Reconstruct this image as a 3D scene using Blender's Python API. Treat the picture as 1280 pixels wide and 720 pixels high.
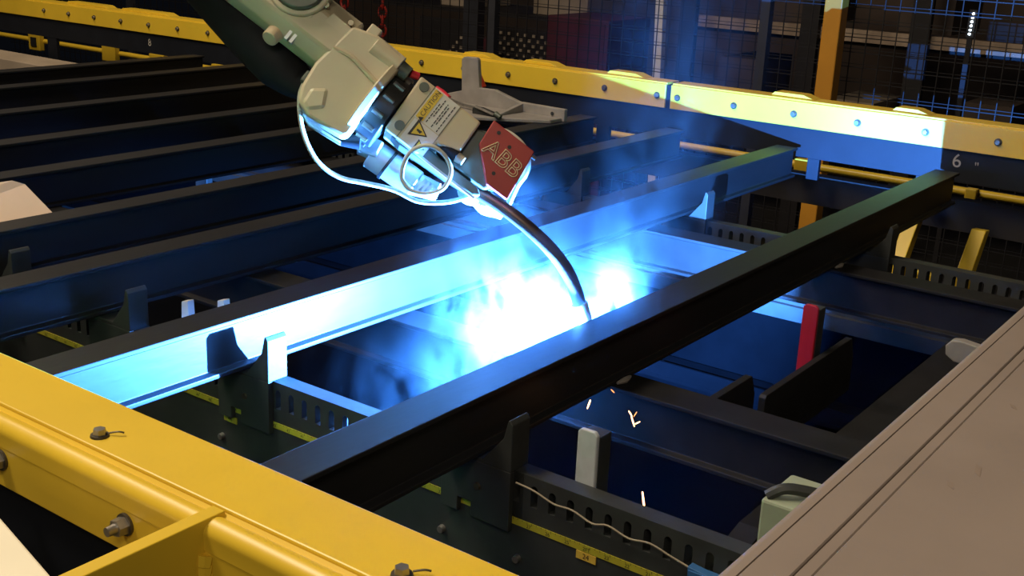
import bpy, bmesh, math, random
from mathutils import Vector, Matrix
random.seed(7)
SC = bpy.context.scene
COL = SC.collection
for o in list(bpy.data.objects):
    bpy.data.objects.remove(o)

# ------------------------------------------------------------------ camera
cd = bpy.data.cameras.new('camera'); cam = bpy.data.objects.new('camera', cd); COL.objects.link(cam)
cd.sensor_width = 36.0; cd.lens = 1478 * 36 / 1280; cd.clip_start = 0.02; cd.clip_end = 60
R_ = Vector((0.594237, -0.803124, 0.043287)); U_ = Vector((0.216051, 0.211237, 0.953258)); B_ = Vector((-0.774728, -0.557109, 0.299041))
mw = Matrix((R_, U_, B_)).transposed().to_4x4(); mw.translation = Vector((-0.96829, 0.03167, 0.64161))
cam.matrix_world = mw
SC.camera = cam

# ------------------------------------------------------------------ world and lights
w = bpy.data.worlds.new('world'); SC.world = w; w.use_nodes = True
w.node_tree.nodes['Background'].inputs[0].default_value = (0.35, 0.42, 0.6, 1)
w.node_tree.nodes['Background'].inputs[1].default_value = 0.006

def area(name, loc, target, size, power, color):
    l = bpy.data.lights.new(name, 'AREA'); l.shape = 'RECTANGLE'; l.size = size[0]; l.size_y = size[1]
    l.energy = power; l.color = color
    o = bpy.data.objects.new(name, l); COL.objects.link(o); o.location = loc
    o.rotation_euler = (Vector(target) - Vector(loc)).to_track_quat('-Z', 'Y').to_euler()
    return o
area('hall_lamp', (-1.0, 2.3, 3.2), (-0.2, 1.0, 0), (1.6, 0.6), 108, (1.0, 0.84, 0.66))
area('front_fill_light', (-2.4, -0.9, 2.5), (0.2, 1.0, 0.3), (1.2, 0.5), 34, (1.0, 0.86, 0.68))  # added fill that brightens camera-facing surfaces, not a known lamp
area('hall_lamp_far', (0.3, 3.9, 3.2), (1.7, 2.8, 0.2), (1.6, 0.6), 58, (1.0, 0.80, 0.58))

ARC = (0.300, 0.806, 0.081)
al = bpy.data.lights.new('welding_arc_light', 'POINT'); al.energy = 1350; al.color = (0.060, 0.27, 1.0); al.shadow_soft_size = 0.003
ao = bpy.data.objects.new('welding_arc_light', al); COL.objects.link(ao); ao.location = ARC

SC.view_settings.view_transform = 'Standard'; SC.view_settings.look = 'None'
SC.view_settings.exposure = 0.0; SC.view_settings.gamma = 1.0; SC.view_settings.use_curve_mapping = False

# ------------------------------------------------------------------ materials
MATS = {}
def mat(name, col, rough=0.5, metal=0.0, var=0.25, scale=30.0, bump=0.15, spec=0.5, col2=None, dist=0.001, stretch=(1, 1, 1), emit=None):
    m = bpy.data.materials.new(name); m.use_nodes = True; nt = m.node_tree; N = nt.nodes; L = nt.links
    b = N['Principled BSDF']
    b.inputs['Roughness'].default_value = rough; b.inputs['Metallic'].default_value = metal
    b.inputs['Specular IOR Level'].default_value = spec
    tc = N.new('ShaderNodeTexCoord'); mp = N.new('ShaderNodeMapping'); mp.inputs['Scale'].default_value = stretch
    nz = N.new('ShaderNodeTexNoise'); nz.inputs['Scale'].default_value = scale; nz.inputs['Detail'].default_value = 6
    L.new(tc.outputs['Object'], mp.inputs[0]); L.new(mp.outputs[0], nz.inputs['Vector'])
    rp = N.new('ShaderNodeValToRGB'); rp.color_ramp.elements[0].position = 0.32; rp.color_ramp.elements[1].position = 0.68
    c2 = col2 if col2 else tuple(c * (1 - var) for c in col)
    rp.color_ramp.elements[0].color = (*c2, 1); rp.color_ramp.elements[1].color = (*col, 1)
    L.new(nz.outputs['Fac'], rp.inputs[0]); L.new(rp.outputs[0], b.inputs['Base Color'])
    if bump:
        n2 = N.new('ShaderNodeTexNoise'); n2.inputs['Scale'].default_value = scale * 6; n2.inputs['Detail'].default_value = 3
        L.new(mp.outputs[0], n2.inputs['Vector'])
        bp = N.new('ShaderNodeBump'); bp.inputs['Strength'].default_value = bump; bp.inputs['Distance'].default_value = dist
        L.new(n2.outputs['Fac'], bp.inputs['Height']); L.new(bp.outputs[0], b.inputs['Normal'])
    if emit:
        b.inputs['Emission Color'].default_value = (*emit[0], 1); b.inputs['Emission Strength'].default_value = emit[1]
    MATS[name] = m
    return m
mat('mill_steel', (0.0165, 0.0165, 0.0175), 0.46, 0.0, 0.35, 14, 0.25, spec=0.40, stretch=(0.3, 1, 1))
mat('cross_steel', (0.012, 0.0115, 0.0115), 0.65, 0.0, 0.45, 25, 0.12, dist=0.0006, spec=0.25)
mat('fixture_steel', (0.030, 0.033, 0.031), 0.55, 0.0, 0.3, 25, 0.15)
mat('pale_block', (0.52, 0.54, 0.55), 0.45, 0.0, 0.2, 40, 0.1)  # pale grey for the front plate of the stop block
mat('yellow_paint', (0.74, 0.50, 0.035), 0.36, 0.0, 0.10, 8, 0.05)
mat('orange_paint', (0.55, 0.25, 0.02), 0.5, 0.0, 0.12, 10, 0.05)
mat('navy_paint', (0.007, 0.009, 0.014), 0.6, 0.0, 0.3, 18, 0.1, spec=0.3)
mat('gap_black', (0.002, 0.0022, 0.003), 0.9, 0.0, 0.3, 18, 0.0, spec=0.03)  # near-black for sheets added to keep the gaps under the beams dark
mat('chalk', (0.35, 0.33, 0.28), 0.9, 0, 0.2, 60, 0)
mat('zinc', (0.42, 0.40, 0.36), 0.35, 0.85, 0.3, 80, 0.1)
mat('dark_bolt', (0.10, 0.085, 0.06), 0.45, 0.6, 0.3, 80, 0.1)
mat('robot_paint', (0.52, 0.45, 0.29), 0.45, 0.0, 0.12, 18, 0.08)
mat('robot_paint_pale', (0.52, 0.42, 0.26), 0.45, 0.0, 0.08, 12, 0.05)
mat('robot_dark', (0.035, 0.036, 0.034), 0.45, 0.2, 0.3, 30, 0.1)
mat('robot_green_grey', (0.10, 0.12, 0.09), 0.5, 0.1, 0.3, 30, 0.15)
mat('black_rubber', (0.008, 0.008, 0.010), 0.7, 0.0, 0.3, 40, 0.2, spec=0.2)
mat('red_cover', (0.33, 0.030, 0.022), 0.5, 0.0, 0.15, 20, 0.05)
mat('logo_cream', (0.62, 0.46, 0.26), 0.6, 0, 0.1, 20, 0)
mat('label_white', (0.62, 0.57, 0.50), 0.6, 0, 0.06, 30, 0)
mat('label_yellow', (0.62, 0.40, 0.02), 0.5, 0, 0.06, 30, 0)
mat('label_black', (0.02, 0.018, 0.015), 0.6, 0, 0.1, 30, 0)
mat('cable_white', (0.55, 0.52, 0.40), 0.5, 0, 0.1, 60, 0.1)
mat('torch_grey', (0.48, 0.50, 0.50), 0.4, 0.2, 0.15, 40, 0.1)
mat('torch_tube', (0.16, 0.10, 0.075), 0.42, 0.6, 0.4, 30, 0.1)
mat('nozzle_lit_pale', (0.62, 0.58, 0.55), 0.5, 0.0, 0.3, 60, 0.1)  # paler than copper, smoke light on the nozzle put into the colour
mat('wrap_tape', (0.72, 0.70, 0.64), 0.6, 0, 0.12, 80, 0.5, dist=0.004)
mat('tape_yellow', (0.42, 0.37, 0.025), 0.55, 0, 0.15, 60, 0)
mat('tag_orange', (0.62, 0.40, 0.05), 0.55, 0, 0.15, 60, 0)
mat('ink', (0.015, 0.015, 0.01), 0.7, 0, 0.1, 60, 0)
mat('red_bar', (0.36, 0.006, 0.012), 0.45, 0, 0.12, 30, 0.05)
mat('beige_cover', (0.27, 0.215, 0.175), 0.6, 0.0, 0.10, 9, 0.06)
mat('beige_shade', (0.26, 0.20, 0.155), 0.6, 0.0, 0.15, 20, 0.05)
mat('pale_green', (0.30, 0.34, 0.24), 0.6, 0, 0.15, 20, 0.1)
mat('pale_sheet', (0.62, 0.48, 0.36), 0.6, 0, 0.08, 8, 0)
mat('cast_grey', (0.30, 0.275, 0.245), 0.5, 0.1, 0.25, 25, 0.2)
mat('handle_red', (0.55, 0.03, 0.045), 0.35, 0, 0.1, 30, 0)
mat('rope', (0.30, 0.25, 0.17), 0.8, 0, 0.2, 60, 0.2)
mat('blue_plastic', (0.03, 0.12, 0.30), 0.5, 0, 0.2, 60, 0.1)
mat('wire', (0.014, 0.013, 0.014), 0.5, 0.3, 0.2, 60, 0)
mat('fence_post', (0.030, 0.032, 0.04), 0.5, 0.1, 0.2, 20, 0)
mat('concrete', (0.022, 0.020, 0.018), 0.8, 0, 0.4, 3, 0.3)
mat('far_wall', (0.13, 0.095, 0.075), 0.85, 0, 0.6, 1.2, 0.1)
mat('rack_dark', (0.016, 0.014, 0.015), 0.6, 0, 0.3, 6, 0)
mat('rack_beige', (0.50, 0.38, 0.27), 0.6, 0, 0.35, 9, 0, col2=(0.26, 0.19, 0.13))
mat('carton', (0.42, 0.34, 0.25), 0.7, 0, 0.3, 5, 0)
mat('maroon', (0.085, 0.012, 0.022), 0.6, 0, 0.3, 5, 0)
mat('chain_red', (0.42, 0.03, 0.02), 0.5, 0, 0.2, 20, 0)
mat('white_pipe', (0.70, 0.66, 0.58), 0.5, 0, 0.1, 20, 0)
mat('overexposed_cream', (0.86, 0.80, 0.60), 0.4, 0, 0.05, 10, 0)  # near-white so the panel looks overexposed, glare put into the colour
mat('led', (0.8, 0.9, 1.0), 0.5, 0, 0, 10, 0, emit=((0.75, 0.9, 1.0), 6.0))
mat('spark', (1.0, 0.5, 0.2), 0.5, 0, 0, 10, 0, emit=((1.0, 0.42, 0.16), 9.0))
mat('spark_dim', (1.0, 0.4, 0.15), 0.5, 0, 0, 10, 0, emit=((1.0, 0.30, 0.08), 2.2))

# ------------------------------------------------------------------ mesh helpers
class MB:
    def __init__(s): s.v = []; s.f = []
    def add(s, vs, fs):
        n = len(s.v); s.v += [Vector(p) for p in vs]; s.f += [tuple(i + n for i in q) for q in fs]; return s
    def box(s, a, b):
        x0, y0, z0 = a; x1, y1, z1 = b
        return s.add([(x0, y0, z0), (x1, y0, z0), (x1, y1, z0), (x0, y1, z0), (x0, y0, z1), (x1, y0, z1), (x1, y1, z1), (x0, y1, z1)],
                     [(0, 3, 2, 1), (4, 5, 6, 7), (0, 1, 5, 4), (1, 2, 6, 5), (2, 3, 7, 6), (3, 0, 4, 7)])
    def prism(s, pts, axis, a, b):
        # pts: polygon in the two other axes (cyclic order y,z / x,z / x,y)
        def P(p, t):
            if axis == 'x': return (t, p[0], p[1])
            if axis == 'y': return (p[0], t, p[1])
            return (p[0], p[1], t)
        n = len(pts)
        return s.add([P(p, a) for p in pts] + [P(p, b) for p in pts],
                     [tuple(range(n))[::-1], tuple(range(n, 2 * n))] + [(i, (i + 1) % n, n + (i + 1) % n, n + i) for i in range(n)])
    def cyl(s, p, q, r0, r1=None, n=16):
        p, q = Vector(p), Vector(q); r1 = r0 if r1 is None else r1
        d = (q - p).normalized(); a = d.orthogonal().normalized(); b = d.cross(a)
        ring = [(math.cos(2 * math.pi * i / n), math.sin(2 * math.pi * i / n)) for i in range(n)]
        vs = [p + (a * c + b * t) * r0 for c, t in ring] + [q + (a * c + b * t) * r1 for c, t in ring]
        return s.add(vs, [tuple(range(n))[::-1], tuple(range(n, 2 * n))] + [(i, (i + 1) % n, n + (i + 1) % n, n + i) for i in range(n)])
    def tube(s, pts, r, n=10, sub=6, radii=None):
        P = [Vector(p) for p in pts]
        path = []; rad = []
        rr = radii if radii else [r] * len(P)
        for i in range(len(P) - 1):
            p0 = P[max(i - 1, 0)]; p1 = P[i]; p2 = P[i + 1]; p3 = P[min(i + 2, len(P) - 1)]
            for k in range(sub):
                t = k / sub
                path.append(0.5 * ((2 * p1) + (p2 - p0) * t + (2 * p0 - 5 * p1 + 4 * p2 - p3) * t * t + (3 * p1 - p0 - 3 * p2 + p3) * t ** 3))
                rad.append(rr[i] * (1 - t) + rr[i + 1] * t)
        path.append(P[-1]); rad.append(rr[-1])
        vs = []; fs = []; a = None
        for i, p in enumerate(path):
            d = (path[min(i + 1, len(path) - 1)] - path[max(i - 1, 0)]).normalized()
            a = (a - d * a.dot(d)).normalized() if a else d.orthogonal().normalized()
            b = d.cross(a)
            vs += [p + (a * math.cos(2 * math.pi * k / n) + b * math.sin(2 * math.pi * k / n)) * rad[i] for k in range(n)]
        m = len(path)
        for i in range(m - 1):
            for k in range(n):
                fs.append((i * n + k, i * n + (k + 1) % n, (i + 1) * n + (k + 1) % n, (i + 1) * n + k))
        fs += [tuple(range(n))[::-1], tuple(range((m - 1) * n, m * n))]
        return s.add(vs, fs)
    def mesh(s, name, off=Vector((0, 0, 0)), smooth=False):
        me = bpy.data.meshes.new(name); me.from_pydata([tuple(p - off) for p in s.v], [], s.f); me.update()
        bm = bmesh.new(); bm.from_mesh(me); bmesh.ops.recalc_face_normals(bm, faces=bm.faces); bm.to_mesh(me); bm.free()
        if smooth:
            for p in me.polygons: p.use_smooth = True
            try: me.set_sharp_from_angle(angle=math.radians(40))
            except Exception: pass
        return me
    def build(s, name, m, parent=None, smooth=False, bevel=0.0, local=False, base=None):
        off = Vector((0, 0, 0))
        if parent is not None and not local: off = world_loc(parent)
        elif base is not None: off = Vector(base)
        o = bpy.data.objects.new(name, s.mesh(name, off, smooth)); COL.objects.link(o)
        o.data.materials.append(MATS[m])
        if parent is not None: o.parent = parent
        elif base is not None: o.location = base
        if bevel:
            bv = o.modifiers.new('bevel', 'BEVEL'); bv.width = bevel; bv.segments = 2; bv.limit_method = 'ANGLE'; bv.angle_limit = math.radians(35)
        return o
def world_loc(o):
    p = Vector(o.location)
    while o.parent is not None:
        o = o.parent; p += Vector(o.location)
    return p
def tag(o, label, cat, group=None, kind=None):
    o['label'] = label; o['category'] = cat
    if group: o['group'] = group
    if kind: o['kind'] = kind
    return o
def thing(name, loc, label, cat, group=None):
    o = bpy.data.objects.new(name, None); COL.objects.link(o); o.location = loc; o.empty_display_size = 0.05
    return tag(o, label, cat, group)
def struct(o): o['kind'] = 'structure'; return o
def text_mesh(body, size, outline=0.0, shear=0.0, extrude=0.0):
    cu = bpy.data.curves.new('lettering', 'FONT'); cu.body = body; cu.size = size; cu.align_x = 'CENTER'; cu.align_y = 'CENTER'; cu.shear = shear
    if outline: cu.fill_mode = 'NONE'; cu.bevel_depth = outline; cu.bevel_resolution = 0
    else: cu.extrude = extrude
    o = bpy.data.objects.new('lettering', cu); COL.objects.link(o)
    dg = bpy.context.evaluated_depsgraph_get(); dg.update()
    me = bpy.data.meshes.new_from_object(o.evaluated_get(dg))
    bpy.data.objects.remove(o)
    return me
def put_text(name, me, m, parent, origin, ex, ey, local=False):
    ex, ey = Vector(ex).normalized(), Vector(ey).normalized(); ez = ex.cross(ey)
    o = bpy.data.objects.new(name, me); COL.objects.link(o)
    me.materials.clear(); me.materials.append(MATS[m])
    o.parent = parent
    mm = Matrix((ex, ey, ez)).transposed().to_4x4()
    mm.translation = Vector(origin) - (Vector((0, 0, 0)) if local else world_loc(parent))
    o.matrix_local = mm
    return o

# ================================================================== the setting
FZ = -0.85
o = MB().box((-3, -3, FZ - 0.1), (9, 9, FZ)).build('floor', 'concrete'); struct(o)
tag(o, 'dark dusty concrete shop floor far below the steel beams', 'floor'); o['kind'] = 'structure'
o = MB().box((7.0, -3, FZ), (7.15, 9, 3.2)).build('wall_back', 'far_wall'); struct(o)
tag(o, 'dim brown shop wall far behind the wire fence', 'wall'); o['kind'] = 'structure'

# ================================================================== steel beams
ZB, ZT = 0.068, 0.140
def ibeam_profile(y0, zb, zt, width=0.055):
    t, t2, rec, tw = 0.006, 0.008, 0.010, 0.0
    a, b = y0, y0 + width; wa, wb = y0 + rec, y0 + width - rec
    return [(a, zb), (b, zb), (b, zb + t), (wb, zb + t2), (wb, zt - t2), (b, zt - t), (b, zt), (a, zt), (a, zt - t), (wa, zt - t2), (wa, zb + t2), (a, zb + t)]
BEAMS = [(0.754, 'long dark steel beam nearest the beige cover, crossing in front of the welding glow'),
         (1.140, 'steel beam with its near side lit white and cyan by the weld'),
         (1.450, 'dark steel beam just behind the brightly lit one'),
         (1.715, 'dark steel beam second behind the brightly lit one, in front of the pale sheet'),
         (2.050, 'dark steel beam third behind the brightly lit one, passing behind the pale sheet'),
         (2.335, 'dark steel beam fourth behind the brightly lit one'),
         (2.680, 'dark steel beam third from the far rail'),
         (3.040, 'dark steel beam second from the far rail'),
         (3.320, 'dark steel beam topmost in the picture, closest to the far rail bracket ends')]
for y, lab in BEAMS:
    m = MB().prism([(p[0] - y, p[1] - ZB) for p in ibeam_profile(y, ZB, ZT)], 'x', 0, 2.115)
    o = m.build('steel_beam', 'mill_steel', bevel=0.0012); o.location = (-0.385, y, ZB)
    tag(o, lab, 'beam', 'parallel steel beams laid across the welding table')
    if y < 0.8:
        for xw in (0.292, 1.034):
            MB().tube([(xw - 0.016, y - 0.003, 0.0705), (xw, y - 0.0055, 0.0712), (xw + 0.016, y - 0.003, 0.0705)], 0.004, 8, 4, [0.002, 0.0045, 0.002]).build('tack_weld', 'cast_grey', o, True)
# cross beams below
for x, lab in ((0.268, 'lower steel cross beam under the welding torch, lit blue near the arc'), (1.010, 'lower steel cross beam farther from the camera, before the rear slotted bar')):
    pr = ibeam_profile(x, -0.008, 0.0675, 0.058)
    m = MB().prism([(p[0] - x, p[1]) for p in pr], 'y', 0, 4.0)
    o = m.build('cross_beam', 'cross_steel', bevel=0.0012); o.location = (x, -0.25, 0)
    tag(o, lab, 'beam', 'lower cross beams')

# ================================================================== slotted bars
PITCH = 0.0238
def slotted_bar(x0, name_label, y_a, n):
    t = thing('slotted_bar', (x0, y_a, -0.9), name_label, 'fixture bar', 'slotted fixture bars')
    zt, zb, s_t, s_b, hw = 0.060, -0.075, 0.0495, 0.0235, 0.0045
    m = MB()
    for i in range(n):
        ya, yb = y_a + i * PITCH, y_a + (i + 1) * PITCH
        zc = s_t - hw
        arc_b = [(yb - hw * math.sin(k * math.pi / 8), zc + hw * math.cos(k * math.pi / 8)) for k in range(0, 5)]
        arc_a = [(ya + hw * math.sin(k * math.pi / 8), zc + hw * math.cos(k * math.pi / 8)) for k in range(4, -1, -1)]
        pts = [(ya, zt), (yb, zt)] + arc_b + [(yb - hw, s_b), (yb, s_b), (yb, zb), (ya, zb), (ya, s_b), (ya + hw, s_b)] + arc_a
        m.prism(pts, 'x', x0, x0 + 0.024)
    m.build('bar', 'fixture_steel', t)
    for k in range(2):
        yy = y_a + 0.1 + k * (n * PITCH - 0.2)
        MB().box((x0, yy - 0.03, FZ), (x0 + 0.024, yy + 0.03, -0.1052)).build('support_leg', 'fixture_steel', t)
    MB().box((x0 - 0.012, y_a, -0.105), (x0 + 0.026, y_a + n * PITCH, -0.0752)).build('base_flange', 'fixture_steel', t)
    return t
front_bar = slotted_bar(0.0, 'slotted dark fixture bar in the foreground carrying the yellow tape', -0.1, 150)
rear_bar = slotted_bar(1.195, 'slotted dark fixture bar at the rear, before the yellow braces', -0.1, 150)
MB().box((1.222, -0.1, -0.70), (1.230, 3.46, -0.1055)).build('added_backing', 'gap_black', rear_bar)  # added black panel, hides the lit things beyond the rear bar
for yy, zz in ((0.8125, -0.047), (0.703, -0.045), (0.99, -0.047), (1.2, -0.047)):
    MB().cyl((0.001, yy, zz), (-0.006, yy, zz), 0.005, 0.0042, 10).build('bolt', 'zinc', front_bar, True)

# measuring tape on the front bar
tp = thing('measuring_tape', (-0.001, 0.4, 0), 'yellow inch tape stuck along the slotted bar, running past the 24 tag', 'tape measure')
MB().box((-0.0010, 0.30, -0.0042), (-0.0002, 2.2, 0.0042)).build('tape_strip', 'tape_yellow', tp)
tk = MB()
for i in range(12 * 4, 86 * 4):
    y = i * 0.0254 / 4; h = 0.003 if i % 4 == 0 else 0.0016
    tk.box((-0.00115, y - 0.00025, 0.0042 - h), (-0.0009, y + 0.00025, 0.0042))
tkm = tk.build('tick_mark', 'ink', tp); tkm['kind'] = 'stuff'
for i in list(range(14, 72)):
    y = i * 0.0254 + 0.004
    put_text('numeral', text_mesh('2FT' if i == 24 else str(i), 0.0062), 'ink', tp, (-0.00125, y, -0.0008), (0, -1, 0), (0, 0, 1))
for base, s in ((24, '24'), (46.4, '46')):
    tg = thing('number_tag', (-0.001, base * 0.0254, -0.01), 'small orange tag reading 24 under the yellow tape' if base == 24 else 'small dim yellow tag under the clamp of the lit beam', 'tag')
    y = base * 0.0254 + 0.004
    dz = 0.0 if base == 24 else -0.0075
    MB().box((-0.0014, y - 0.0125, -0.0142 + dz), (-0.0002, y + 0.0125, -0.0050 + dz)).build('plate', 'tag_orange' if base == 24 else 'tape_yellow', tg)
    put_text('numeral', text_mesh(s, 0.0085), 'ink', tg, (-0.0016, y, -0.0096 + dz), (0, -1, 0), (0, 0, 1))

# ================================================================== fork clamps that hold the beams
def clamp(yn, x0, label, m='fixture_steel', body=True):
    t = thing('fork_clamp', (x0, yn, 0.0), label, 'clamp', 'fork clamps on the slotted bars')
    # upright prong, as thick as the bar, standing on the bar top
    MB().prism([(yn - 0.042, 0.0602), (yn - 0.042, 0.116), (yn - 0.038, 0.121), (yn - 0.036, 0.121), (yn - 0.030, 0.098), (yn - 0.020, 0.086), (yn - 0.003, 0.0655), (yn + 0.056, 0.0655), (yn + 0.056, 0.0602)], 'x', x0 - 0.009, x0 + 0.024).build('prong', m, t, bevel=0.0012)
    if body:
        MB().prism([(yn - 0.042, -0.012), (yn - 0.042, 0.0602), (yn + 0.056, 0.0602), (yn + 0.056, -0.010), (yn + 0.031, -0.010), (yn + 0.031, 0.0075), (yn + 0.012, 0.0075), (yn + 0.012, -0.010)], 'x', x0 - 0.0092, x0 - 0.0016).build('face_plate', m, t, bevel=0.0008)
        MB().cyl((x0 - 0.0085, yn + 0.003, 0.03), (x0 - 0.0115, yn + 0.003, 0.03), 0.005, 0.004, 12).build('bolt', 'dark_bolt', t, True)
    return t
clamp(0.754, 0.0, 'dark fork clamp under the nearest beam, above the 28 inch mark')
clamp(1.140, 0.0, 'fork clamp whose side glows white, holding the brightly lit beam')
clamp(1.424, 0.0, 'upright fork clamp at left with a small bright square low on it')
clamp(1.712, 0.0, 'small dark fork clamp at the left picture edge behind the bright-square one')
clamp(0.754, 1.195, 'dark fork clamp under the far part of the nearest beam')
clamp(1.140, 1.195, 'pale blue lit fork clamp in front of the far end of the lit beam')
clamp(1.447, 1.195, 'dark fork clamp in the smoke behind the lit beam')
# loose stop blocks
def stop_block(name, x, y0, y1, z0, z1, m, label, d=0.03, cat='stop block'):
    t = thing(name, (x, (y0 + y1) / 2, z0), label, cat)
    MB().prism([(y0, z0), (y1, z0), (y1, z1 - 0.004), (y1 - 0.004, z1), (y0 + 0.004, z1), (y0, z1 - 0.004)], 'x', x, x + 0.006).build('front_plate', m, t, bevel=0.0015)
    MB().prism([(y0, z0), (y1, z0), (y1, z1 - 0.007), (y0, z1 - 0.007)], 'x', x + 0.0062, x + d).build('body', 'fixture_steel', t, bevel=0.001)
    return t
stop_block('stop_block', 0.026, 0.626, 0.651, -0.06, 0.122, 'pale_block', 'pale grey upright stop block behind the slotted bar, right of the nearest beam')
stop_block('red_stop', 0.60, 0.617, 0.640, 0.0, 0.128, 'red_bar', 'bright red upright bar standing among the dark cross members')

# small side plates between the cross beams, carrying the red bar
for (xa, xb, ya, yb, zt_, lab) in ((0.332, 0.462, 0.640, 0.651, 0.060, 'short dark side plate left of the red upright bar, ending at the cross beam'), (0.400, 0.720, 0.598, 0.608, 0.057, 'longer dark side plate in front of the foot of the red upright bar')):
    t = thing('side_plate', (xa, ya, -0.06), lab, 'plate')
    MB().prism([(xa, -0.02), (xa, zt_ - 0.004), (xa + 0.004, zt_), (xb - 0.014, zt_), (xb, zt_ - 0.03), (xb, -0.02)], 'y', ya, yb).build('plate', 'cross_steel', t, bevel=0.001)
    MB().box((xa, ya, -0.032), (xb, yb + 0.03, -0.0202)).build('foot', 'cross_steel', t)
o = MB().box((0.332, 0.45, -0.016), (1.005, 0.53, -0.006)).build('flat_bar', 'cross_steel', base=(0.332, 0.45, -0.016)); tag(o, 'brownish flat bar low between the two cross beams at right', 'bar')
o = MB().box((0.332, 0.93, -0.016), (1.005, 1.03, -0.006)).build('flat_bar', 'cross_steel', base=(0.332, 0.93, -0.016)); tag(o, 'flat bar low between the cross beams, under the weld smoke', 'bar')
o = MB().prism([(0.030, -0.09), (0.262, -0.09), (0.262, -0.02), (0.20, -0.02), (0.03, -0.06)], 'y', 0.50, 0.53).build('brace_bar', 'cross_steel'); tag(o, 'brown brace bar behind the slotted bar beside the falling spark', 'bar')
o = MB().prism([(0.030, -0.09), (0.262, -0.09), (0.262, -0.02), (0.20, -0.02), (0.03, -0.06)], 'y', 0.98, 1.03).build('brace_bar', 'cross_steel'); tag(o, 'brown brace bar behind the slotted bar under the lit beam', 'bar')
for xa, xb, lab in ((0.030, 0.262, 'added black sheet standing for the shade between the slotted bar and the first cross beam'), (0.332, 1.004, 'wide added black sheet standing for the shade between the two cross beams'), (1.074, 1.19, 'narrow added black sheet standing for the shade in front of the rear slotted bar')):
    t = thing('gap_shade_sheet', ((xa + xb) / 2, 1.7, -0.26), lab, 'shade sheet')
    MB().box((xa, -0.25, -0.258), (xb, 3.75, -0.25)).build('sheet', 'gap_black', t)  # sheet added to fill the gap with darkness
    MB().box((xa, -0.25, -0.2498), (xa + 0.006, 3.75, -0.22)).build('flange', 'gap_black', t)
# rope along the bar and a blue strap end
o = MB().tube([(-0.006, 0.706, 0.050), (-0.008, 0.68, 0.049), (-0.007, 0.655, 0.042), (-0.009, 0.63, 0.044), (-0.008, 0.605, 0.037), (-0.009, 0.585, 0.042), (-0.008, 0.56, 0.036), (-0.009, 0.535, 0.040), (-0.008, 0.51, 0.034), (-0.008, 0.49, 0.030)], 0.0011, 6, 5).build('cord', 'rope', smooth=True)
tag(o, 'thin wavy tan cord hanging along the slotted bar', 'cord')
t = thing('strap', (-0.01, 0.48, 0.0), 'small blue strap end below the beige cover', 'strap')
MB().prism([(0.448, -0.010), (0.486, -0.005), (0.488, 0.034), (0.455, 0.030)], 'x', -0.014, -0.003).build('webbing', 'blue_plastic', t, bevel=0.001)
MB().box((-0.016, 0.452, 0.026), (-0.002, 0.486, 0.031)).build('hem', 'blue_plastic', t)

# ================================================================== near yellow rail
nr = thing('yellow_rail', (-0.46, 0.9, FZ), 'broad bright yellow table rail across the lower left foreground', 'rail')
Y0, Y1 = -0.4, 2.6
MB().box((-0.488, Y0, 0.239), (-0.425, Y1, 0.245)).build('top_plate', 'yellow_paint', nr, bevel=0.0015)
lip = [(-0.48805, 0.2420)] + [(-0.4985 + 0.010 * math.cos(a), 0.2335 + 0.0095 * math.sin(a)) for a in [math.radians(d) for d in range(40, 200, 10)]] + [(-0.5085, 0.222), (-0.4882, 0.222)]
MB().prism(lip, 'y', Y0, Y1).build('lip', 'yellow_paint', nr, True)
MB().box((-0.5078, Y0, 0.186), (-0.4985, Y1, 0.2215)).build('side_plate', 'yellow_paint', nr, bevel=0.001)
MB().box((-0.431, Y0, 0.184), (-0.425, Y1, 0.2385)).build('inner_plate', 'yellow_paint', nr)
MB().box((-0.496, Y0, 0.10), (-0.432, Y1, 0.2215)).build('core_beam', 'navy_paint', nr)
g = MB().prism([(-0.489, 0.2445), (-0.70, 0.2445), (-0.70, 0.225), (-0.60, 0.11), (-0.489, 0.11)], 'y', 0.610, 0.6225).build('gusset', 'yellow_paint', nr, bevel=0.001)
wb = MB()
for k in range(9):
    zz = 0.219 - k * 0.0065
    wb.cyl((-0.508 - 0.0005 * (k % 2), 0.6085, zz), (-0.5105, 0.6075, zz - 0.0075), 0.0065, 0.0055, 8)
wb.build('weld_bead', 'yellow_paint', nr, True)
for yy in (0.697, 0.857, 1.02, 0.455):
    b = MB().cyl((-0.5078, yy, 0.2105), (-0.5100, yy, 0.2105), 0.0088, 0.0088, 18).build('washer', 'dark_bolt', nr, True)
    MB().cyl((-0.51, yy, 0.2105), (-0.5175, yy, 0.2105), 0.0072, 0.0068, 6).build('nut', 'zinc', b)
    MB().cyl((-0.5175, yy, 0.2105), (-0.5245, yy, 0.2105), 0.0042, 0.0036, 12).build('stud', 'zinc', b, True)
for yy in (0.773, 0.462):
    b = MB().cyl((-0.474, yy, 0.245), (-0.474, yy, 0.2468), 0.0075, 0.007, 16).build('top_bolt', 'dark_bolt', nr, True)
    MB().cyl((-0.474, yy, 0.2468), (-0.474, yy, 0.2515), 0.0054, 0.0048, 6).build('bolt_head', 'zinc', b)
    MB().tube([(-0.468, yy - 0.004, 0.247), (-0.464, yy - 0.010, 0.2485), (-0.461, yy - 0.013, 0.2475)], 0.0008, 6, 4).build('wire_end', 'dark_bolt', b)
for k in range(2):
    MB().box((-0.49, -0.2 + k * 2.6, FZ), (-0.435, -0.14 + k * 2.6, 0.10)).build('leg', 'navy_paint', nr)
t = thing('tube_stub', (-0.56, 0.86, 0.0), 'dark square tube stub standing in the gap below the yellow rail', 'tube')
MB().box((-0.478, 0.868, -0.2), (-0.459, 0.892, 0.0995)).build('upright', 'fixture_steel', t, bevel=0.001)
t.location = (-0.468, 0.88, -0.2)
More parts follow.
